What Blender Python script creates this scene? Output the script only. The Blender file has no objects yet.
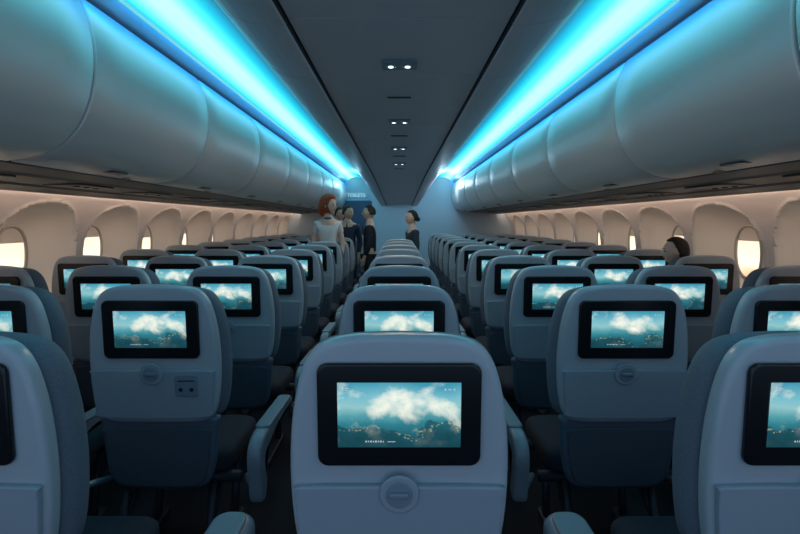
import bpy, bmesh, math, random
from mathutils import Vector, Matrix
random.seed(4)
scn=bpy.context.scene
COL=scn.collection
F=474.0; CZ=1.42
try: scn.view_settings.view_transform='Standard'
except Exception: pass

# ------------------------------------------------------------ materials
def mat(name,col=(.5,.5,.5),rough=.5,metal=0,emit=None,es=0,noise=None,bump=0,nscale=200,coat=0,spec=None):
    m=bpy.data.materials.new(name); m.use_nodes=True
    nt=m.node_tree; b=nt.nodes['Principled BSDF']
    b.inputs['Base Color'].default_value=(*col,1)
    b.inputs['Roughness'].default_value=rough
    b.inputs['Metallic'].default_value=metal
    if spec is not None: b.inputs['Specular IOR Level'].default_value=spec
    if coat: b.inputs['Coat Weight'].default_value=coat; b.inputs['Coat Roughness'].default_value=.2
    if emit:
        b.inputs['Emission Color'].default_value=(*emit,1)
        b.inputs['Emission Strength'].default_value=es
    if noise is not None or bump:
        tc=nt.nodes.new('ShaderNodeTexCoord')
        n=nt.nodes.new('ShaderNodeTexNoise'); n.inputs['Scale'].default_value=nscale; n.inputs['Detail'].default_value=3
        nt.links.new(tc.outputs['Object'],n.inputs['Vector'])
        if noise is not None:
            r=nt.nodes.new('ShaderNodeValToRGB')
            r.color_ramp.elements[0].color=(*noise,1); r.color_ramp.elements[1].color=(*col,1)
            r.color_ramp.elements[0].position=.35; r.color_ramp.elements[1].position=.65
            nt.links.new(n.outputs['Fac'],r.inputs['Fac']); nt.links.new(r.outputs['Color'],b.inputs['Base Color'])
        if bump:
            bp=nt.nodes.new('ShaderNodeBump'); bp.inputs['Strength'].default_value=bump; bp.inputs['Distance'].default_value=.002
            nt.links.new(n.outputs['Fac'],bp.inputs['Height']); nt.links.new(bp.outputs['Normal'],b.inputs['Normal'])
    return m
M_shell=mat('seat_shell_plastic',(.42,.49,.57),.30,bump=.03,nscale=400,coat=.35)
M_tray=mat('tray_plastic',(.33,.40,.49),.32,bump=.03,nscale=400,coat=.2)
M_fabric=mat('seat_fabric',(.15,.19,.25),.65,noise=(.115,.15,.20),bump=.4,nscale=260)
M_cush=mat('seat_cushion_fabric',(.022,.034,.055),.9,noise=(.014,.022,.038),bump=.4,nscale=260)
M_bezel=mat('bezel_black',(.008,.010,.013),.22)
M_rim=mat('bezel_rim',(.03,.04,.05),.35)
M_pocket=mat('pocket_plastic',(.10,.14,.20),.42,bump=.2,nscale=300)
M_lip=mat('pocket_lip_cloth',(.065,.092,.135),.7,bump=.3,nscale=300)
M_frame=mat('frame_metal',(.04,.052,.075),.45,metal=.5)
M_arm=mat('armrest_plastic',(.20,.25,.32),.32)
M_armpad=mat('armrest_pad',(.17,.22,.28),.42)
M_latch=mat('latch_plastic',(.22,.28,.36),.32)
M_dark=mat('dark_gap',(.01,.012,.016),.7)
M_bin=mat('bin_satin',(.82,.77,.74),.40,metal=.34)
M_binbody=mat('bin_body',(.02,.024,.032),.6)
M_psu=mat('service_panel',(.13,.12,.125),.5)
M_ceil=mat('ceiling_panel',(.66,.63,.66),.45)
M_groove=mat('ceiling_groove',(.035,.04,.05),.7)
M_wall=mat('sidewall_plastic',(.48,.45,.46),.5)
M_reveal=mat('window_reveal_plastic',(.84,.78,.73),.42)
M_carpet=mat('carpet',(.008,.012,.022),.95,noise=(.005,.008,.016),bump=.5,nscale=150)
M_part=mat('partition',(.50,.60,.70),.65)
M_partdark=mat('partition_dark',(.05,.09,.16),.6)
M_white=mat('white_print',(.6,.7,.75),.5,emit=(.75,.9,.95),es=.45)
M_shade=mat('window_shade',(.66,.60,.55),.55)
M_wframe=mat('window_frame',(.42,.38,.36),.45)
M_unit=mat('unit_grey',(.12,.12,.13),.45)
M_warm=mat('wash_light',(1,.8,.6),.5,emit=(1.0,.74,.54),es=9.5)
M_blue=mat('added_blue_glow',(.1,.2,.4),.5,emit=(.0,.30,.90),es=11.0)  # unseen emitter added to colour the bin tops blue
M_spot=mat('spot_lens',(.9,.95,1),.3,emit=(.8,.95,1),es=2.0)
M_chrome=mat('chrome',(.6,.62,.65),.2,metal=1)
M_label=mat('orange_label',(.7,.25,.08),.5)

def glass_mat():
    m=bpy.data.materials.new('window_sky'); m.use_nodes=True; nt=m.node_tree
    b=nt.nodes['Principled BSDF']; b.inputs['Base Color'].default_value=(.3,.3,.3,1); b.inputs['Roughness'].default_value=.2
    tc=nt.nodes.new('ShaderNodeTexCoord'); s=nt.nodes.new('ShaderNodeSeparateXYZ'); nt.links.new(tc.outputs['Generated'],s.inputs[0])
    n=nt.nodes.new('ShaderNodeTexNoise'); n.inputs['Scale'].default_value=4; n.inputs['Detail'].default_value=4; nt.links.new(tc.outputs['Object'],n.inputs['Vector'])
    a=nt.nodes.new('ShaderNodeMath'); a.operation='MULTIPLY_ADD'; a.inputs[1].default_value=.55; nt.links.new(n.outputs['Fac'],a.inputs[0]); nt.links.new(s.outputs['Z'],a.inputs[2])
    r=nt.nodes.new('ShaderNodeValToRGB'); cr=r.color_ramp
    cr.elements[0].position=.2; cr.elements[0].color=(.46,.30,.19,1)
    cr.elements[1].position=1.0; cr.elements[1].color=(.75,.60,.45,1)
    e=cr.elements.new(.40); e.color=(.70,.50,.32,1)
    e=cr.elements.new(.56); e.color=(.95,.80,.58,1)
    nt.links.new(a.outputs[0],r.inputs['Fac']); nt.links.new(r.outputs['Color'],b.inputs['Emission Color']); b.inputs['Emission Strength'].default_value=1.55
    return m
M_glass=glass_mat()
def cove_mat():
    m=bpy.data.materials.new('cove_light'); m.use_nodes=True; nt=m.node_tree
    b=nt.nodes['Principled BSDF']; b.inputs['Base Color'].default_value=(.1,.3,.4,1)
    g=nt.nodes.new('ShaderNodeUVMap')
    s=nt.nodes.new('ShaderNodeSeparateXYZ'); nt.links.new(g.outputs[0],s.inputs[0])
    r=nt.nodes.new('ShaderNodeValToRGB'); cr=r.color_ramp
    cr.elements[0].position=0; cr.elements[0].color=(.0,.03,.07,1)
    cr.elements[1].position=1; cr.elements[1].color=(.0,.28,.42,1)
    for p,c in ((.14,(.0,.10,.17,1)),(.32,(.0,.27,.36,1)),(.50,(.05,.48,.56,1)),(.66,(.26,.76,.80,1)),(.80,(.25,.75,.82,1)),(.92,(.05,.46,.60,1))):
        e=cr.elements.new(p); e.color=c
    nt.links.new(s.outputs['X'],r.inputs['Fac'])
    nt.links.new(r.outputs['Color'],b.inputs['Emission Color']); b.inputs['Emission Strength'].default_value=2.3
    return m
M_cove=cove_mat()

def screen_mat():
    m=bpy.data.materials.new('screen_map_picture'); m.use_nodes=True; nt=m.node_tree
    b=nt.nodes['Principled BSDF']; b.inputs['Base Color'].default_value=(.01,.01,.01,1); b.inputs['Roughness'].default_value=.25
    L=nt.links.new
    tc=nt.nodes.new('ShaderNodeTexCoord'); oi=nt.nodes.new('ShaderNodeObjectInfo')
    sep=nt.nodes.new('ShaderNodeSeparateXYZ'); L(tc.outputs['Generated'],sep.inputs[0])
    comb=nt.nodes.new('ShaderNodeCombineXYZ'); L(sep.outputs['X'],comb.inputs['X'])
    def math_(op,a,bv=0):
        q=nt.nodes.new('ShaderNodeMath'); q.operation=op
        for i,v in enumerate((a,bv)):
            if isinstance(v,(int,float)): q.inputs[i].default_value=v
            else: L(v,q.inputs[i])
        return q.outputs[0]
    X=sep.outputs['X']; Z=sep.outputs['Z']
    L(math_('MULTIPLY',Z,.62),comb.inputs['Y']); L(math_('MULTIPLY',oi.outputs['Random'],.15),comb.inputs['Z'])
    def noise(scale,det,rough,off=(0,0,0),dist=0):
        n=nt.nodes.new('ShaderNodeTexNoise'); n.inputs['Scale'].default_value=scale; n.inputs['Detail'].default_value=det; n.inputs['Roughness'].default_value=rough; n.inputs['Distortion'].default_value=dist
        ad=nt.nodes.new('ShaderNodeVectorMath'); ad.operation='ADD'; ad.inputs[1].default_value=off; L(comb.outputs[0],ad.inputs[0]); L(ad.outputs[0],n.inputs['Vector'])
        return n.outputs['Fac']
    def ramp(f,els):
        r=nt.nodes.new('ShaderNodeValToRGB'); c=r.color_ramp
        c.elements[0].position=els[0][0]; c.elements[0].color=(*els[0][1],1); c.elements[1].position=els[-1][0]; c.elements[1].color=(*els[-1][1],1)
        for p,k in els[1:-1]:
            e=c.elements.new(p); e.color=(*k,1)
        L(f,r.inputs['Fac']); return r.outputs['Color']
    def mix(f,a,b2):
        q=nt.nodes.new('ShaderNodeMix'); q.data_type='RGBA'; L(f,q.inputs[0])
        for i,v in ((6,a),(7,b2)):
            if isinstance(v,tuple): q.inputs[i].default_value=(*v,1)
            else: L(v,q.inputs[i])
        return q.outputs[2]
    n1=noise(2.6,5,.5)
    zz=math_('ADD',Z,math_('MULTIPLY',math_('SUBTRACT',n1,.5),.30))
    base=ramp(zz,[(0,(.008,.07,.10)),(.20,(.012,.10,.14)),(.36,(.025,.19,.24)),(.50,(.08,.32,.37)),(.64,(.26,.52,.54)),(.78,(.17,.47,.56)),(1,(.04,.28,.40))])
    dx=math_('SUBTRACT',X,.60); dz=math_('SUBTRACT',Z,.62)
    rr=math_('ADD',math_('MULTIPLY',math_('MULTIPLY',dx,dx),5.0),math_('MULTIPLY',math_('MULTIPLY',dz,dz),11.0))
    glow=math_('MAXIMUM',math_('SUBTRACT',1.0,rr),0)
    n2=noise(4.6,7,.55,(3.1,7.7,1.3),.2)
    cl=math_('ADD',n2,math_('MULTIPLY',glow,.22))
    cm=ramp(cl,[(.52,(0,0,0)),(.68,(.50,.50,.50)),(.86,(1,1,1))])
    c1=mix(math_('MULTIPLY',cm,math_('MINIMUM',math_('MULTIPLY',Z,1.9),.95)),base,(1.0,.97,.82))
    n3=noise(7,4,.5,(1,2,3))
    coast=math_('ADD',Z,math_('MULTIPLY',math_('SUBTRACT',n1,.5),1.2))
    dk=math_('MULTIPLY',math_('LESS_THAN',coast,.27),math_('MULTIPLY',n3,1.1))
    c2=mix(dk,c1,(.005,.04,.05))
    line=math_('LESS_THAN',math_('ABSOLUTE',math_('SUBTRACT',coast,.24)),.025)
    sp=math_('MULTIPLY',math_('MULTIPLY',math_('GREATER_THAN',noise(44,2,.5,(5,5,5)),.58),line),.28)
    c3=mix(sp,c2,(.75,.72,.40))
    L(c3,b.inputs['Emission Color']); b.inputs['Emission Strength'].default_value=1.08
    return m
M_screen=screen_mat()

# ------------------------------------------------------------ mesh helpers
def mk(name,verts,faces,m,smooth=True,parent=None,mats=None,fm=None,recalc=True):
    me=bpy.data.meshes.new(name); me.from_pydata([tuple(v) for v in verts],[],faces)
    if recalc:
        bm=bmesh.new(); bm.from_mesh(me); bmesh.ops.recalc_face_normals(bm,faces=bm.faces); bm.to_mesh(me); bm.free()
    if smooth:
        me.polygons.foreach_set('use_smooth',[True]*len(me.polygons))
    if mats:
        for x in mats: me.materials.append(x)
        if fm: me.polygons.foreach_set('material_index',fm)
    else: me.materials.append(m)
    o=bpy.data.objects.new(name,me); COL.objects.link(o)
    if parent: o.parent=parent
    return o
def cr(points,n=4,closed=False):
    out=[]; P=[Vector(p) for p in points]; N=len(P)
    rng=N if closed else N-1
    for i in range(rng):
        if closed: p0,p1,p2,p3=P[(i-1)%N],P[i],P[(i+1)%N],P[(i+2)%N]
        else: p0,p1,p2,p3=P[max(i-1,0)],P[i],P[i+1],P[min(i+2,N-1)]
        for k in range(n):
            t=k/n
            out.append(0.5*((2*p1)+(p2-p0)*t+(2*p0-5*p1+4*p2-p3)*t*t+(3*p1-p0-3*p2+p3)*t**3))
    if not closed: out.append(P[-1].copy())
    return out
def rrect(hx,hy,r,cx=0,cy=0,n=5):
    pts=[]
    for sx,sy,a0 in ((1,-1,-90),(1,1,0),(-1,1,90),(-1,-1,180)):
        for k in range(n+1):
            a=math.radians(a0+90*k/n)
            pts.append(Vector((cx+sx*(hx-r)+r*math.cos(a),cy+sy*(hy-r)+r*math.sin(a))))
    return pts
def pillow_geo(outline,t0,t1,r,axis='y',seg=4,func=None):
    xs=[p[0] for p in outline]; ys=[p[1] for p in outline]
    cx=(min(xs)+max(xs))/2; cy=(min(ys)+max(ys))/2; hx=(max(xs)-min(xs))/2; hy=(max(ys)-min(ys))/2
    rings=[(r*1.25,t0)]
    for k in range(seg+1):
        a=math.pi/2*k/seg; rings.append((r*(1-math.sin(a)),t0+r*(1-math.cos(a))))
    back=[(i,t1-(t-t0)) for i,t in rings]; rings+=back[::-1]
    V=[];Fc=[];n=len(outline)
    for ins,t in rings:
        sx=(hx-ins)/hx; sy=(hy-ins)/hy
        for p in outline:
            a=cx+(p[0]-cx)*sx; b=cy+(p[1]-cy)*sy
            if axis=='y': v=Vector((a,t,b))
            elif axis=='x': v=Vector((t,a,b))
            else: v=Vector((a,b,t))
            if func: v=func(v)
            V.append(v)
    for i in range(len(rings)-1):
        for j in range(n):
            Fc.append((i*n+j,i*n+(j+1)%n,(i+1)*n+(j+1)%n,(i+1)*n+j))
    Fc.append(tuple(range(n))); Fc.append(tuple(range((len(rings)-1)*n,len(rings)*n)))
    return V,Fc
def pillow(name,outline,t0,t1,r,m,axis='y',seg=4,func=None,parent=None):
    V,Fc=pillow_geo(outline,t0,t1,r,axis,seg,func)
    return mk(name,V,Fc,m,parent=parent)
def merge(geos):
    V=[];Fc=[]
    for v,f in geos:
        o=len(V); V+=list(v); Fc+=[tuple(i+o for i in x) for x in f]
    return V,Fc
def tube_geo(path,r,n=8):
    P=[Vector(p) for p in path]; V=[];Fc=[]
    for i,p in enumerate(P):
        d=(P[min(i+1,len(P)-1)]-P[max(i-1,0)]).normalized()
        up=Vector((1,0,0)) if abs(d.x)<.9 else Vector((0,0,1))
        a=d.cross(up).normalized(); b=d.cross(a)
        for k in range(n):
            t=2*math.pi*k/n; V.append(p+a*r*math.cos(t)+b*r*math.sin(t))
    for i in range(len(P)-1):
        for k in range(n): Fc.append((i*n+k,i*n+(k+1)%n,(i+1)*n+(k+1)%n,(i+1)*n+k))
    Fc.append(tuple(range(n))); Fc.append(tuple(range((len(P)-1)*n,len(P)*n)))
    return V,Fc
def disc(cx,cz,r,n=28): return [Vector((cx+r*math.cos(2*math.pi*k/n),cz+r*math.sin(2*math.pi*k/n))) for k in range(n)]
def empty(name,loc):
    o=bpy.data.objects.new(name,None); o.empty_display_size=.1; o.location=loc; COL.objects.link(o); return o
def tag(o,label,cat,group=None):
    o['label']=label; o['category']=cat
    if group: o['group']=group
def struct(o): o['kind']='structure'; return o

# ------------------------------------------------------------ seat prototype parts
K=.10
def shear(v): return Vector((v.x,v.y-(v.z-1.0)*K,v.z))
half=[(0,.632),(.15,.634),(.205,.655),(.228,.72),(.239,.84),(.237,.95),(.226,1.04),(.207,1.11),(.178,1.153),(.135,1.171),(.07,1.178)]
full=half+[(0,1.18)]+[(-x,z) for x,z in half[::-1][:-1]]
OUT=[Vector((p[0],p[1])) for p in cr([(x,z,0) for x,z in full],3,True)]
def scaled(o,sx,sz,cz,dz=0): return [Vector((p[0]*sx,cz+(p[1]-cz)*sz+dz)) for p in o]
parts={}
def P(key,o):
    COL.objects.unlink(o); parts[key]=o; return o
P('seat_back_shell',pillow('seat_back_shell',OUT,0,.046,.015,M_shell,func=shear,seg=5))
P('backrest_cushion',pillow('backrest_cushion',scaled(OUT,1.06,1.0,.9,-.014),.044,.145,.045,M_fabric,func=shear,seg=5))
P('screen_bezel',pillow('screen_bezel',rrect(.175,.1135,.022,0,1.008),-.012,.001,.0045,M_bezel,func=shear,seg=3))
def screen(w,h,cz,y):
    V=[];Fc=[]
    n=6
    for j in range(n+1):
        for i in range(n+1):
            V.append(shear(Vector((-w+2*w*i/n,y,cz-h+2*h*j/n))))
    for j in range(n):
        for i in range(n): Fc.append((j*(n+1)+i,j*(n+1)+i+1,(j+1)*(n+1)+i+1,(j+1)*(n+1)+i))
    return mk('screen',V,Fc,M_screen,smooth=False,recalc=False)
P('screen',screen(.131,.0715,1.010,-.0135))
def quads(rects,y):
    V=[];Fc=[]
    for x0,x1,z0,z1 in rects:
        o=len(V)
        for x,z in ((x0,z0),(x1,z0),(x1,z1),(x0,z1)): V.append(shear(Vector((x,y,z))))
        Fc.append((o,o+1,o+2,o+3))
    return V,Fc
rs=[(-.122,-.1180,1.065,1.072),(-.115,-.107,1.068,1.070),(-.115,-.110,1.064,1.0655),(.096,.099,1.064,1.069),(.103,.110,1.0655,1.0675),(.115,.118,1.064,1.069)]
x=-.072
for w in (.003,.002,.0035,.002,.004,.002,.003):
    rs.append((x,x+w,.950,.9538)); x+=w+.0025
rs+=[(-.035,-.033,.950,.953),(-.025,-.008,.9508,.9522)]
V,Fc=quads(rs,-.0142)
P('screen_caption',mk('screen_caption',V,Fc,M_white,smooth=False,recalc=False))
P('tray_table',pillow('tray_table',cr([(-.2,.662,0),(0,.655,0),(.2,.662,0),(.214,.70,0),(.222,.78,0),(.224,.835,0),(.210,.848,0),(0,.850,0),(-.210,.848,0),(-.224,.835,0),(-.222,.78,0),(-.214,.70,0)],3,True),-.016,.001,.004,M_tray,func=shear,seg=3))
g=merge([pillow_geo(disc(0,.836,.043),-.0235,-.0145,.004,func=shear,seg=3)])
P('tray_latch',mk('tray_latch',*g,M_tray))
g=merge([pillow_geo(disc(0,.836,.029),-.0265,-.0225,.002,func=shear,seg=2),pillow_geo(rrect(.021,.006,.005,0,.838),-.034,-.026,.003,func=shear,seg=2)])
P('latch_knob',mk('latch_knob',*g,M_latch))
LP=cr([(-.205,.655,0),(0,.66,0),(.205,.655,0),(.216,.60,0),(.208,.48,0),(.185,.385,0),(.13,.355,0),(0,.35,0),(-.13,.355,0),(-.185,.385,0),(-.208,.48,0),(-.216,.60,0)],4,True)
LPo=[Vector((p[0],p[1])) for p in LP]
lf=lambda v:Vector((v.x,v.y+.038-(v.z-.62)*.08,v.z))
P('lower_back_panel',pillow('lower_back_panel',LPo,.012,.060,.018,M_pocket,func=lf))
P('pocket_lip',pillow('pocket_lip',[Vector((p[0]*.90,.372+(p[1]-.355)*.78)) for p in LP],.002,.014,.005,M_lip,func=lf,seg=2))
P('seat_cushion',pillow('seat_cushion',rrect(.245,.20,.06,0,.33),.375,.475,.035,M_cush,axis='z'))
geos=[]
for sx in (-.17,.17):
    geos.append(tube_geo([(sx,.16,.35),(sx,.12,.2),(sx,.08,.04)],.018))
    geos.append(tube_geo([(sx,.46,.35),(sx,.42,.18),(sx,.40,.04)],.018))
    geos.append(tube_geo([(sx,.12,.18),(sx,.30,.34)],.012))
    geos.append(pillow_geo(rrect(.026,.23,.02,sx,.25),0,.045,.01,axis='z',seg=2))
geos.append(tube_geo([(-.27,.18,.35),(.27,.18,.35)],.024)); geos.append(tube_geo([(-.27,.46,.35),(.27,.46,.35)],.024))
P('seat_frame',mk('seat_frame',*merge(geos),M_frame))
AO=cr([(-.062,.46,0),(-.080,.53,0),(-.068,.59,0),(0,.618,0),(.2,.612,0),(.40,.602,0),(.44,.587,0),(.41,.572,0),(.2,.574,0),(.05,.56,0),(.005,.50,0),(-.005,.42,0),(-.015,.375,0),(-.035,.365,0),(-.052,.39,0)],3,True)
AO=[Vector((p[0],p[1])) for p in AO]
def armrest(key,cx,w,sy=1,dz=0):
    o=[Vector((p[0]*sy,p[1]+dz)) for p in AO]
    a=mk(key,*merge([pillow_geo(o,cx-w/2,cx+w/2,.012,axis='x',seg=3),tube_geo([(cx-math.copysign(.10,cx),.18,.35),(cx,-.03*sy,.39+dz)],.014)]),M_arm)
    P(key,a)
    V,Fc=pillow_geo([Vector((p[0],p[1])) for p in rrect(.19*sy,w/2+.002,.02,.215*sy,0)],.004,.018,.006,axis='z',seg=3)
    V=[Vector((cx+v.y,v.x,v.z+.602+dz-(v.x-.2*sy)*.04)) for v in V]
    P(key+'_pad',mk('arm_pad',V,Fc,M_armpad))
armrest('arm_aisle_p',.395,.052); armrest('arm_aisle_n',-.395,.052)
armrest('arm_shared_p',.325,.050); armrest('arm_shared_n',-.325,.050)
armrest('arm_centre_p',.325,.060,.50,.0); armrest('arm_centre_n',-.325,.060,.50,.0)
for sg_,nm in ((1,'p'),(-1,'n')):
    cx=.425*sg_
    geos=[pillow_geo(rrect(.058,.18,.05,cx,.05),.585,.668,.028,axis='z',seg=5),
          pillow_geo(rrect(.030,.10,.03,cx,.0),.34,.60,.01,axis='z',seg=2),
          tube_geo([(cx-.14*sg_,.18,.35),(cx,.02,.38)],.018)]
    P('arm_front_'+nm,mk('arm_front',*merge(geos),M_arm))
    P('arm_front_'+nm+'_pad',mk('arm_pad',*pillow_geo(rrect(.042,.15,.036,cx,.05),.665,.677,.006,axis='z',seg=3),M_armpad))
g=merge([pillow_geo(rrect(.042,.042,.010,.125,.79),-.0205,-.0155,.002,func=shear,seg=2)])
P('power_socket',mk('power_socket',*g,M_latch))
g=merge([pillow_geo(disc(.105,.775,.008,12),-.023,-.020,.001,func=shear,seg=1),pillow_geo(disc(.145,.775,.008,12),-.023,-.020,.001,func=shear,seg=1),pillow_geo(rrect(.03,.002,.0015,.125,.81),-.023,-.020,.0008,func=shear,seg=1)])
P('socket_hole',mk('socket_hole',*g,M_dark))

def put(key,parent,name=None):
    o=parts[key].copy(); o.name=name or parts[key].name; COL.objects.link(o); o.parent=parent; return o
D0=1.02; PITCH=.80
def seat(x,row,arms,group,label,full=True,socket=False):
    e=empty('aircraft_seat',(x,D0+PITCH*row,0))
    tag(e,label,'seat',group)
    if row>=1 and abs(x)>.5: e.scale=(1.05,1,1)
    put('seat_back_shell',e); put('backrest_cushion',e); put('screen_bezel',e); put('screen',e); put('seat_frame',e)
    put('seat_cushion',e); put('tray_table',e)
    l=put('lower_back_panel',e)
    if row<7:
        put('pocket_lip',l)
        l=put('tray_latch',e); put('latch_knob',l)
    if row<4: put('screen_caption',e)
    for a in arms:
        ar=put(a,e,'armrest'); put(a+'_pad',ar)
    if socket:
        s=put('power_socket',e); put('socket_hole',s)
for row in range(12):
    arm=row<8
    r0=(row==0)
    seat(-1.005 if r0 else -.95,row,((['arm_shared_n'] if r0 else ['arm_aisle_p','arm_shared_n']) if arm else []),'side block seats next to the aisle',
      "grey-blue seat with lit screen and small power socket plate" if row==1 else "grey-blue airliner seat with lit seatback screen beside the aisle",socket=(row==1))
    seat(-1.67 if r0 else -1.61,row,['arm_shared_n'] if arm else [],'side block middle seats',"grey-blue airliner seat with lit screen amid its row")
    seat(-2.33 if r0 else -2.27,row,['arm_shared_n'] if (arm and not r0) else [],'window seats',"grey-blue airliner seat with lit screen beside the windows")
    seat(.915 if r0 else .87,row,((['arm_shared_p'] if r0 else ['arm_aisle_n','arm_shared_p']) if arm else []),'side block seats next to the aisle',"grey-blue airliner seat with lit seatback screen beside the aisle")
    seat(1.58 if r0 else 1.54,row,['arm_shared_p'] if arm else [],'side block middle seats',"grey-blue airliner seat with lit screen amid its row")
    seat(2.25 if r0 else 2.22,row,['arm_shared_p'] if arm else [],'window seats',"grey-blue airliner seat with lit screen beside the windows")
    if row<8:
        seat(0,row,['arm_front_p','arm_front_n'] if r0 else ['arm_centre_p','arm_centre_n'],'single seats between the two aisles',"single grey-blue seat with lit screen between two aisles")

# ------------------------------------------------------------ shell of the cabin
Y0,Y1=-1.2,11.6
def box_geo(x0,x1,y0,y1,z0,z1):
    V=[Vector(p) for p in ((x0,y0,z0),(x1,y0,z0),(x1,y1,z0),(x0,y1,z0),(x0,y0,z1),(x1,y0,z1),(x1,y1,z1),(x0,y1,z1))]
    return V,[(0,3,2,1),(4,5,6,7),(0,1,5,4),(1,2,6,5),(2,3,7,6),(3,0,4,7)]
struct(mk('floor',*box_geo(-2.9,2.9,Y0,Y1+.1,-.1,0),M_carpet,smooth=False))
hp=[(0,2.455),(.10,2.4545),(.20,2.453),(.30,2.450),(.40,2.446),(.48,2.442),(.535,2.438),(.553,2.436),(.555,2.450),(.566,2.450),(.568,2.410),(.575,2.402),(.62,2.400),(.68,2.403),(.73,2.409),(.78,2.418),(.82,2.430),(.850,2.446),(.866,2.462),(.87,2.480)]
prof=[(-a,b) for a,b in hp[::-1]][:-1]+hp
nb=len(prof)
prof+=[(.87,2.6),(-.87,2.6)]
seam=2.4-.875*3
S=[]
while seam<9.0:
    S.append(seam); seam+=.875
ring=[(Y0,0)]
for s in S: ring+=[(s-.0055,0),(s-.0045,1),(s+.0045,1),(s+.0055,0)]
ring+=[(9.2+.2*k,0) for k in range(12)]+[(Y1,0)]
V=[];Fc=[];fm=[];n=len(prof)
for yy,sk in ring:
    q=max(0,(yy-9.2)/(Y1-9.2))
    for i,(x,z) in enumerate(prof):
        bow=.08*(abs(x)/.87)**2
        V.append((x*(1-.45*q**1.6),yy-(bow if 0<yy<9 else 0),z+(.008 if sk and i<nb else 0)-.60*q**1.7))
for r in range(len(ring)-1):
    for i in range(n):
        Fc.append((r*n+i,r*n+(i+1)%n,(r+1)*n+(i+1)%n,(r+1)*n+i))
        xm=abs(prof[i][0]+prof[(i+1)%n][0])/2
        dark=(ring[r][1] and ring[r+1][1]) or (.552<xm<.569)
        fm.append(1 if dark and i<nb-1 else 0)
struct(mk('ceiling',V,Fc,None,smooth=False,mats=[M_ceil,M_groove],fm=fm))
for s,nm in ((-1,'left'),(1,'right')):
    cp=cr([(.872,2.465,0),(.95,2.495,0),(1.06,2.512,0),(1.17,2.490,0),(1.25,2.43,0)],6)
    V=[];Fc=[];uv=[]
    for yy in (Y0,Y1-.05):
        for p in cp: V.append((s*p[0],yy,p[1]))
    m_=len(cp)
    for i in range(m_-1): Fc.append((i,i+1,m_+i+1,m_+i) if s<0 else (i,m_+i,m_+i+1,i+1))
    o=mk('trim_%d'%(1 if s<0 else 2),V,Fc,M_cove,recalc=False); struct(o)
    uvl=o.data.uv_layers.new(name='UVMap')
    for poly in o.data.polygons:
        for li in poly.loop_indices:
            vi=o.data.loops[li].vertex_index%m_
            uvl.data[li].uv=(vi/(m_-1),0)
    # slim added lip; its hidden outward face glows blue to tint the bin tops
    V,Fc=[],[]
    lp=[(1.25,2.43),(1.246,2.402),(1.250,2.402),(1.256,2.425),(1.36,2.385),(1.5,2.40),(1.5,2.6),(.87,2.6),(.87,2.57),(1.2,2.57)]
    for yy in (Y0,Y1): V+=[(s*a,yy,b) for a,b in lp]
    q=len(lp)
    for i in range(q-1): Fc.append((i,i+1,q+i+1,q+i))
    struct(mk('trim_%d'%(3 if s<0 else 4),V,Fc,None,smooth=False,mats=[M_bin,M_blue],fm=[0,0,1]+[0]*6))

wall_prof=[(2.55,0),(2.66,.25),(2.72,.5),(2.745,.8),(2.75,1.05),(2.735,1.25),(2.69,1.43),(2.62,1.56),(2.56,1.63),(2.54,1.71)]
wpz=cr([(a,b,0) for a,b in wall_prof],8)
def wall_x(z):
    for i in range(len(wpz)-1):
        if wpz[i][1]<=z<=wpz[i+1][1]:
            t=(z-wpz[i][1])/max(1e-6,wpz[i+1][1]-wpz[i][1]); return wpz[i][0]+t*(wpz[i+1][0]-wpz[i][0])
    return wpz[-1][0]
WZ=1.165; WA,WB=.150,.225; OA,OB=.415,.400
EX=2.35
SM=1.08
def reveal(u,v):
    u=abs(u); v=abs(v)
    f=lambda s:(u/(WA+(OA-WA)*s))**EX+(v/(WB+(OB-WB)*s))**EX-1
    if f(SM)>=0: return 0
    if f(0)<=0: return 1
    a,b=0,SM
    for _ in range(10):
        c=(a+b)/2
        if f(c)>0: a=c
        else: b=c
    s=(a+b)/2
    if s>1:
        return -.07
    if s>.90: return .28*(1-s)/.10
    return .28+.72*(1-s/.90)**.8
wins={-1:[3.58-.94*2+.94*k for k in range(12)],1:[3.98-.96*3+.96*k for k in range(12)]}
wins={s:[w for w in l if w<Y1-.45] for s,l in wins.items()}
REC=.19
wn=0
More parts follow.
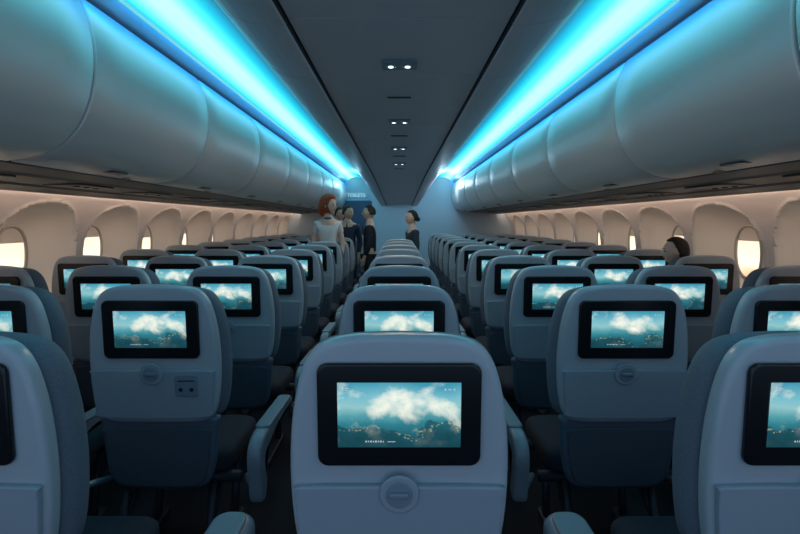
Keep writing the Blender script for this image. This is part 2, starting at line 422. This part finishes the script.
for s,nm in ((-1,'left'),(1,'right')):
    zs=[0,.2,.4,.6,.70]+[.73+.016*k for k in range(57)]+[1.66,1.68,1.71]
    yv=[Y0]
    while yv[-1]<Y1-.001: yv.append(min(Y1,yv[-1]+(.018 if yv[-1]>.9 else .1)))
    V=[];Fc=[];tt=[];fm=[]
    for yy in yv:
        wy=min(wins[s],key=lambda w:abs(w-yy))
        for z in zs:
            x=wall_x(z); t=0
            if .72<z<1.64: 
                t=reveal(yy-wy,z-WZ)
                if t>0: x=x+(2.75+REC-x)*t
                elif t<0: x=x+REC*t
            V.append((s*x,yy,z)); tt.append(t)
    nz=len(zs)
    for i in range(len(yv)-1):
        for j in range(nz-1):
            a=i*nz+j; q=(a,a+1,a+nz+1,a+nz)
            Fc.append(q); fm.append(1 if max(tt[k] for k in q)>.02 else 0)
    struct(mk('wall_'+nm,V,Fc,None,mats=[M_wall,M_reveal],fm=fm))
    for w in wins[s]:
        wn+=1
        def sup(a,b,n=40):
            r=[]
            for k in range(n):
                t=2*math.pi*k/n; c,d=math.cos(t),math.sin(t)
                r.append(Vector((a*math.copysign(abs(c)**(2/EX),c),b*math.copysign(abs(d)**(2/EX),d))))
            return r
        o1=sup(WA,WB); o2=sup(WA-.016,WB-.016); k=len(o1)
        xo=2.75+REC
        V=[];Fc=[]
        for ol,xx in ((o1,xo-.004),(o1,xo-.020),(o2,xo-.014),(o2,xo-.002)):
            V+=[(s*xx,w+p[0],WZ+p[1]) for p in ol]
        for r in range(3):
            for j in range(k): Fc.append((r*k+j,r*k+(j+1)%k,(r+1)*k+(j+1)%k,(r+1)*k+j))
        fr=mk('window_%d'%wn,V,Fc,M_wframe); struct(fr)
        V=[(s*(xo-.003),w+p[0],WZ+p[1]) for p in o2]
        mk('window_pane',V,[tuple(range(k))],M_glass,smooth=False,parent=fr)
        zt=.10+ (.02*math.sin(wn*2.1))
        hx=(WA-.016)*(1-(zt/(WB-.016))**EX)**(1/EX)
        sh=[p for p in o2 if p[1]>zt+.002]
        sh=[Vector((hx-.001,zt))]+sh+[Vector((-hx+.001,zt))]
        V,Fc2=[(s*(xo-.007),w+p[0],WZ+p[1]) for p in sh],[tuple(range(len(sh)))]
        g=merge([([Vector(v) for v in V],Fc2),tube_geo([(s*(xo-.009),w-hx+.005,WZ+zt),(s*(xo-.009),w+hx-.005,WZ+zt)],.006,6)])
        mk('window_shade',*g,M_shade,smooth=False,parent=fr)
    g=box_geo(min(s*2.392,s*2.400),max(s*2.392,s*2.400),Y0,Y1-.05,1.625,1.69)
    struct(mk('trim_%d'%(5 if s<0 else 6),*g,M_warm,smooth=False))
    pr=[(1.64,1.70),(1.665,1.672),(1.80,1.655),(1.83,1.645),(1.85,1.652),(2.15,1.642),(2.17,1.630),(2.30,1.624),(2.375,1.612),(2.39,1.618),(2.39,1.70),(2.60,1.70),(2.60,1.73)]
    V=[];Fc=[];q=len(pr)
    for yy in (Y0+.5,Y1): V+=[(s*a,yy,b) for a,b in pr]
    for i in range(q): Fc.append((i,(i+1)%q,q+(i+1)%q,q+i))
    struct(mk('trim_%d'%(7 if s<0 else 8),V,Fc,M_psu,smooth=False))

# overhead bins
bp=[(1.62,1.672),(1.50,1.692),(1.40,1.738),(1.325,1.820),(1.280,1.93),(1.262,2.05),(1.266,2.16),(1.290,2.27),(1.335,2.365)]
bprof=[Vector((p[0],p[1])) for p in cr([(a,b,0) for a,b in bp],4)]
def bin_(s,y0,y1):
    e=empty('overhead_bin',(s*1.7,(y0+y1)/2,1.67)); L=(y1-y0)/2
    tag(e,'closed curved satin silver luggage bin above the seat rows','luggage bin','overhead bins along the cabin')
    outer=[Vector((p[0]+.032,p[1]+(.008 if i<4 else 0))) for i,p in enumerate(bprof)]+[Vector((1.5,2.385)),Vector((2.3,2.36)),Vector((2.38,1.735)),Vector((1.7,1.705))]
    V=[];Fc=[];q=len(outer)
    for yy in (-L+.002,L-.002): V+=[Vector((s*(p[0]-1.7),yy,p[1]-1.67)) for p in outer]
    for i in range(q): Fc.append((i,(i+1)%q,q+(i+1)%q,q+i))
    Fc.append(tuple(range(q))); Fc.append(tuple(range(q,2*q)))
    mk('bin_body',V,Fc,M_binbody,smooth=False,parent=e)
    g=.009; rows=[(-L+g,.024),(-L+g+.001,.003),(-L+g+.006,0)]
    rows+= [(-L+g+.006+(2*L-2*g-.012)*k/6,0) for k in range(1,6)]
    rows+=[(L-g-.006,0),(L-g-.001,.003),(L-g,.024)]
    V=[];Fc=[];q=len(bprof)
    for yy,ins in rows:
        for i,p in enumerate(bprof):
            a=bprof[max(i-1,0)]; b=bprof[min(i+1,q-1)]; t=(b-a).normalized(); nrm=Vector((t[1],-t[0]))
            if nrm[0]<0 : nrm=-nrm
            if i<6 and nrm[1]<0: nrm=-nrm
            V.append(Vector((s*(p[0]+nrm[0]*ins-1.7),yy,p[1]+nrm[1]*ins*(.6)-1.67)))
    for r in range(len(rows)-1):
        for i in range(q-1): Fc.append((r*q+i,r*q+i+1,(r+1)*q+i+1,(r+1)*q+i))
    d=mk('bin_door',V,Fc,M_bin,parent=e)
    Vh,Fh=pillow_geo(rrect(.03,.075,.015,0,0),-.006,.004,.003,axis='z',seg=2)
    mk('bin_handle',[Vector((s*(1.53-1.7+v.x),v.y,v.z+.016)) for v in Vh],Fh,M_rim,parent=d)
    Vl,Fl=pillow_geo(rrect(.012,.03,.004,0,0),-.004,.002,.001,axis='z',seg=1)
    mk('bin_placard',[Vector((s*(1.60-1.7+v.x),v.y+.22,v.z+.002)) for v in Vl],Fl,M_label,parent=d)
yy=1.97-1.17
while yy<Y1-.3:
    bin_(-1,yy,min(yy+1.17,Y1-.02)); yy+=1.17
yy=1.52-1.27
while yy<Y1-.3:
    bin_(1,yy,min(yy+1.27,Y1-.02)); yy+=1.27

for s in (-1,1):
    for k in range(12):
        y=D0+.35+PITCH*k
        e=empty('passenger_service_unit',(s*2.0,y,1.648))
        tag(e,'grey reading-light and air-vent unit under the bins','reading light unit','passenger service units')
        V,Fc=pillow_geo(rrect(.12,.17,.02),-.010,.000,.004,axis='z',seg=2); mk('unit_panel',V,Fc,M_unit,parent=e)
        for j in (-1,0,1):
            V,Fc=pillow_geo(disc(.04,j*.09,.018,14),-.015,-.008,.003,axis='z',seg=2); mk('reading_lamp',V,Fc,M_dark,parent=e)

for k in range(4):
    y=3.1+1.75*k
    e=empty('ceiling_light',(0,y,2.453)); tag(e,'recessed twin-spot ceiling light with square dark surround','ceiling light','twin ceiling lights')
    V,Fc=pillow_geo(rrect(.115,.085,.012),-.014,.002,.004,axis='z',seg=2); mk('light_surround',V,Fc,M_latch,parent=e,)
    for j in (-1,1):
        V,Fc=pillow_geo(disc(j*.055,0,.034,20),-.020,-.012,.003,axis='z',seg=2); mk('lamp_ring',V,Fc,M_chrome,parent=e)
        V,Fc=pillow_geo(disc(j*.055,0,.018,20),-.023,-.018,.001,axis='z',seg=1); mk('lamp_lens',V,Fc,M_spot,parent=e)
    ld=bpy.data.lights.new('spot','SPOT'); ld.energy=24; ld.spot_size=math.radians(168); ld.spot_blend=.6; ld.color=(1,.86,.72); ld.shadow_soft_size=.30
    lo=bpy.data.objects.new('spot_lamp',ld); lo.location=(0,0,-.05); COL.objects.link(lo); lo.parent=e
for k in range(4):
    y=2.4+.875+1.75*k+.65
    V,Fc=pillow_geo(rrect(.10,.012,.006,0,0),-.008,.003,.003,axis='z',seg=1)
    o=mk('ceiling_vent',[v+Vector((0,y,2.452)) for v in V],Fc,M_rim); tag(o,'slim dark air slot set in the ceiling panel','air vent','ceiling air slots')

# rear bulkhead : plain pale wall with a dark doorway on one side
struct(mk('wall_rear',*box_geo(-2.9,2.9,Y1,Y1+.08,0,2.75),M_part,smooth=False))
struct(mk('ceiling_rear',*box_geo(-2.9,2.9,Y0,Y1+.05,2.70,2.76),M_binbody,smooth=False))
V,Fc=pillow_geo(rrect(.36,.97,.05,0,.975),0,.04,.015,seg=3)
dr=mk('door_1',[v+Vector((-1.03,Y1-.035,0)) for v in V],Fc,M_partdark); struct(dr)
V,Fc=pillow_geo(rrect(.012,.09,.01,.0,1.0),0,.03,.008,seg=2)
mk('door_handle',[v+Vector((-.75,Y1-.055,0)) for v in V],Fc,M_chrome,parent=dr)
for nm,loc,en,cl in (('bulkhead_fill',(1.02,10.4,2.30),13,(.55,.80,1)),('bulkhead_fill',(-1.02,10.4,2.30),10,(.30,.72,.95))):  # fill lights added to brighten the rear wall, no fitting there
    ld=bpy.data.lights.new(nm,'POINT'); ld.energy=en; ld.color=cl; ld.shadow_soft_size=.12
    lo=bpy.data.objects.new(nm,ld); lo.location=loc; COL.objects.link(lo); tag(lo,'soft blue-white fill light added near the rear bulkhead','fill light')
sg=mk('hanging_sign',*pillow_geo(rrect(.30,.06,.02,-1.05,2.07),Y1-.02,Y1-.001,.004,seg=2),M_part); tag(sg,'pale sign with small white lettering on the partition','sign')
cu=bpy.data.curves.new('sign_text','FONT'); cu.body='TOILETS'; cu.size=.12; cu.align_x='CENTER'; cu.align_y='CENTER'; cu.extrude=.002
to=bpy.data.objects.new('sign_text',cu); COL.objects.link(to); to.location=(-1.05,Y1-.024,2.07); to.rotation_euler=(math.pi/2,0,0); cu.materials.append(M_white)
bpy.context.view_layer.update()
dg=bpy.context.evaluated_depsgraph_get()
me=bpy.data.meshes.new_from_object(to.evaluated_get(dg)); mw=to.matrix_world.copy()
bpy.data.objects.remove(to); o=bpy.data.objects.new('sign_text',me); COL.objects.link(o); o.matrix_world=mw; o.parent=sg

# ------------------------------------------------------------ people
def skin_geo(verts,edges,radii,root=0,sub=1):
    me=bpy.data.meshes.new('tmp'); me.from_pydata(verts,edges,[]); o=bpy.data.objects.new('tmp',me); COL.objects.link(o)
    sm=o.modifiers.new('s','SKIN'); sm.use_smooth_shade=True
    if not me.skin_vertices: 
        bpy.context.view_layer.objects.active=o
        with bpy.context.temp_override(object=o,active_object=o): bpy.ops.mesh.customdata_skin_add()
    for i,r in enumerate(radii):
        me.skin_vertices[0].data[i].radius=r if isinstance(r,tuple) else (r,r)
        me.skin_vertices[0].data[i].use_root=(i==root)
    ss=o.modifiers.new('u','SUBSURF'); ss.levels=sub; ss.render_levels=sub
    bpy.context.view_layer.update(); dg=bpy.context.evaluated_depsgraph_get()
    m2=bpy.data.meshes.new_from_object(o.evaluated_get(dg)); 
    V=[v.co.copy() for v in m2.vertices]; Fc=[tuple(p.vertices) for p in m2.polygons]
    bpy.data.objects.remove(o); bpy.data.meshes.remove(m2)
    return V,Fc
def ball_geo(c,r,func=None,nu=24,nv=16,vmin=0,vmax=1):
    V=[];Fc=[]
    for j in range(nv+1):
        ph=math.pi*(vmin+(vmax-vmin)*j/nv)
        for i in range(nu):
            th=2*math.pi*i/nu
            d=Vector((math.sin(ph)*math.cos(th),math.sin(ph)*math.sin(th),math.cos(ph)))
            rr=Vector((d.x*r[0],d.y*r[1],d.z*r[2]))
            if func: rr=func(d,rr)
            V.append(Vector(c)+rr)
    for j in range(nv):
        for i in range(nu): Fc.append((j*nu+i,j*nu+(i+1)%nu,(j+1)*nu+(i+1)%nu,(j+1)*nu+i))
    return V,Fc
def person(loc,heading,height,skin,haircol,hair,top,topcol,botcol,label,shirt=None,scarf=None,turn=0,seated=False,hs=1.06):
    M_s=mat('skin',skin,.5); M_h=mat('hair',haircol,.6,bump=.6,nscale=120); M_t=mat('jacket',topcol,.8,bump=.2); M_b=mat('trousers',botcol,.85)
    k=height/1.75
    W=.17 if top=='suit' else .145
    D=-.40 if seated else 0
    RT=Matrix.Rotation(turn,3,'Z')
    vs=[(0,0,.96+D),(0,0,1.12+D),(0,.0,1.30+D),(0,-.01,1.43+D),(0,.0,1.50+D),(0,.01,1.57+D)]
    ra=[(.14,.10),(.12,.09),(.135,.10),(.11,.08),(.058,.056),(.056,.056)]
    ed=[(0,1),(1,2),(2,3),(3,4),(4,5)]
    def chain(start,pts,rs):
        p=start
        for q,r in zip(pts,rs):
            vs.append(q); ra.append(r); ed.append((p,len(vs)-1)); p=len(vs)-1
        return p
    armv={}
    def legpts(s):
        if seated: return [(s*.095,.07,.545),(s*.10,.36,.535),(s*.10,.385,.10),(s*.105,.43,.035),(s*.11,.49,.03)]
        return [(s*.095,0,.88),(s*.10,.015,.50),(s*.10,-.015,.10),(s*.105,.06,.035),(s*.11,.14,.03)]
    for s in (-1,1):
        chain(0,legpts(s),[.085,.055,.038,.036,.025])
        if seated: el=(s*(W+.045),.02,1.14+D); wr=(s*.12,.21,1.06+D); dirv=Vector((0,1,-.25)).normalized(); side=Vector((1,0,0))
        else: el=(s*(W+.055),-.01,1.12); wr=(s*(W+.03),.08,.90); dirv=Vector((-s*.02,.25,-1)).normalized(); side=Vector((0,1,0))
        pm=Vector(wr)+dirv*.055
        p=chain(3,[(s*W,-.005,1.40+D),el,wr,tuple(pm)],[.052,.040,.027,(.036,.016)])
        armv[s]=(el,wr)
        for f,(off,ln) in enumerate(((.027,.075),(.009,.085),(-.009,.08),(-.026,.062))):
            b=pm+dirv*.03+side*off; m1=b+dirv*ln*.5; t1=m1+dirv*ln*.5+(Vector((0,0,-.018)) if seated else Vector((-s*.018,0,0)))
            chain(p,[tuple(b),tuple(m1),tuple(t1)],[.009,.0085,.007])
        b=pm-dirv*.02+side*.035*(-s if seated else 1); t1=b+dirv*.035+side*.02*(-s if seated else 1)
        chain(p,[tuple(b),tuple(t1)],[.010,.009])
    body=skin_geo(vs,ed,ra)
    HC=(0,.02,1.635+D)
    def hf(d,rr):
        x,y,z=rr
        if z<0: x*=1-.28*(-d.z)**1.5
        if d.y>0:
            y+=.020*math.exp(-((d.x/.16)**2+((d.z+.12)/.18)**2))
            y+=.010*math.exp(-((d.x/.3)**2+((d.z+.75)/.15)**2))
            y-=.007*math.exp(-(((abs(d.x)-.38)/.14)**2+((d.z-.05)/.12)**2))
            y+=.004*math.exp(-((d.x/.22)**2+((d.z+.45)/.08)**2))
        x+=math.copysign(.012,x)*math.exp(-(((abs(d.x)-1)/.10)**2+((d.y+.05)/.22)**2+((d.z+.05)/.25)**2))
        return Vector((x,y,z))
    NB=Vector((0,0,1.53+D))
    TR=lambda G:([RT@(NB+(v-NB)*hs) for v in G[0]],G[1])
    head=TR(ball_geo(HC,(.074,.094,.113),hf,32,26))
    g=merge([body,head]); p=mk('person',[v*k for v in g[0]],g[1],M_s)
    tag(p,label,'person')
    K3=lambda G:([v*k for v in G[0]],G[1])
    ME=mat('eye',(.03,.02,.015),.2)
    for s in (-1,1):
        mk('eye',*K3(TR(ball_geo((s*.030,HC[1]+.083,HC[2]+.004),(.012,.007,.007),None,10,6))),ME,parent=p)
        mk('eyebrow',*K3(TR(ball_geo((s*.030,HC[1]+.088,HC[2]+.026),(.017,.006,.004),None,10,6))),M_h,parent=p)
    mk('lips',*K3(TR(ball_geo((0,HC[1]+.083,HC[2]-.052),(.022,.008,.007),None,10,6))),mat('lips',(.35,.10,.09),.5),parent=p)
    def hair_f(d,rr):
        v=rr.copy()
        fy=d.y+ (d.z-.45)*-.55
        if d.z<.62 and fy>(.30 if hair!='bob' else .34): v=Vector((v.x*.80,v.y*.72,v.z))
        elif hair=='bob':
            w=max(0,-d.z+.3); v.x*=1+.30*w; v.y*=1+.18*w; v.z-=.02*w
        n=math.sin(d.x*19+d.z*7)*.006+math.sin(d.y*23)*.005; return v*(1+n)
    R=(.087,.108,.126) if hair!='bob' else (.102,.122,.140)
    vm=.60 if hair=='short' else (.64 if hair=='bun' else .74)
    if seated: vm=.68
    geos=[ball_geo((HC[0],HC[1]-.012,HC[2]+.010),R,hair_f,40,26,0,vm)]
    if hair=='bun': geos.append(ball_geo((0,HC[1]-.115,HC[2]-.02),(.040,.040,.040),None,16,10))
    if hair=='bob': geos.append(ball_geo((0,HC[1]-.062,HC[2]-.055),(.092,.060,.085),None,20,12))
    mk('hair',*K3(TR(merge(geos))),M_h,parent=p)
    tv=[(0,0,.90+D*.93),(0,0,1.10+D),(0,0,1.28+D),(0,-.008,1.41+D),(0,.0,1.465+D)]
    tr=[(.165,.125),(.145,.115),(.16,.125),(.135,.105),(.068,.062)]
    if top!='suit': tr=[(.150,.11),(.13,.105),(.150,.12),(.122,.095),(.064,.060)]
    te=[(0,1),(1,2),(2,3),(3,4)]
    for s in (-1,1):
        el,wr=armv[s]; n0=len(tv)
        if top=='short_sleeved':
            tv+=[(s*W,-.005,1.395+D),tuple(Vector((s*W,-.005,1.395+D)).lerp(Vector(el),.5))]; tr+=[.064,.056]; te+=[(3,n0),(n0,n0+1)]
            continue
        end=Vector(el).lerp(Vector(wr),.88)
        tv+=[(s*W,-.005,1.395+D),el,tuple(end)]; tr+=[.066,.053,.040]; te+=[(3,n0),(n0,n0+1),(n0+1,n0+2)]
    mk('jacket' if top=='suit' else 'blouse',*K3(skin_geo(tv,te,tr)),M_t,parent=p)
    if shirt:
        mk('shirt_collar',*K3(ball_geo((0,.012,1.475+D),(.060,.060,.026),None,20,8)),mat('shirt',shirt,.7),parent=p)
        if top=='suit': mk('necktie',*K3(ball_geo((0,.118,1.36+D),(.014,.010,.10),None,10,8)),mat('tie',(.05,.02,.03),.6),parent=p)
    if scarf:
        mk('neck_scarf',*K3(ball_geo((0,.010,1.480+D),(.066,.068,.028),None,20,8)),mat('scarf',scarf,.7),parent=p)
    bv=[(0,0,.98+D)]; br=[(.150,.105)]; be=[]
    MS=mat('shoe',(.01,.01,.012),.3)
    for s in (-1,1):
        lp_=legpts(s); n0=len(bv); bv+=[lp_[0],lp_[1],(lp_[2][0],lp_[2][1],.12)]; br+=[.10,.072,.062]; be+=[(0,n0),(n0,n0+1),(n0+1,n0+2)]
        mk('shoe',*K3(ball_geo((s*.105,lp_[3][1]-.02,.045),(.05,.12,.044),None,16,10)),MS,parent=p)
    mk('trousers',*K3(skin_geo(bv,be,br)),M_b,parent=p)
    p.location=loc; p.rotation_euler=(0,0,heading)
    return p
R=math.radians
person((-.975,6.475,0),R(180+8),1.74,(.74,.46,.36),(.36,.06,.02),'bob','short_sleeved',(.72,.70,.70),(.02,.025,.05),'person with auburn bobbed hair, pale blouse and blue scarf between seats',scarf=(.05,.16,.35),turn=R(52),hs=1.14)
person((-.475,7.66,0),R(90),1.67,(.62,.40,.31),(.02,.014,.012),'short','suit',(.010,.012,.022),(.010,.012,.018),'person with short dark hair in black suit in the aisle',shirt=(.5,.55,.6),hs=1.05)
person((-.88,8.08,0),R(180),1.68,(.62,.40,.31),(.03,.018,.014),'short','suit',(.02,.035,.08),(.02,.03,.07),'person in dark blue suit between rows, head turned to the aisle',shirt=(.3,.35,.4),turn=R(55),hs=1.05)
person((-1.12,8.88,0),R(180),1.67,(.60,.38,.30),(.025,.016,.012),'short','suit',(.02,.03,.06),(.02,.03,.07),'person in dark jacket standing between rows behind others',shirt=(.3,.35,.4),turn=R(40),hs=1.05)
person((.21,7.56,0),R(110),1.58,(.70,.46,.36),(.018,.012,.012),'bun','blouse',(.03,.04,.06),(.02,.025,.04),'person with dark hair bun and dark top behind last seat',hs=1.08)
person((2.20,3.42+.33,0),0,1.69,(.74,.52,.43),(.022,.014,.011),'short','blouse',(.12,.10,.11),(.02,.025,.04),'person with dark hair seated in a window seat, head turned sideways',seated=True,turn=R(72),hs=.92)

for o in parts.values(): bpy.data.objects.remove(o)

# ------------------------------------------------------------ world and camera
w=bpy.data.worlds.new('world'); scn.world=w; w.use_nodes=True
bg=w.node_tree.nodes['Background']; bg.inputs[0].default_value=(.36,.51,.72,1); bg.inputs[1].default_value=.78
cam=bpy.data.cameras.new('camera'); co=bpy.data.objects.new('camera',cam); COL.objects.link(co)
cam.sensor_width=36; cam.lens=F/800*36; cam.shift_y=-45/800; cam.shift_x=0.001; cam.clip_start=.05
co.location=(0,0,CZ); co.rotation_euler=(math.pi/2,0,0)
scn.camera=co
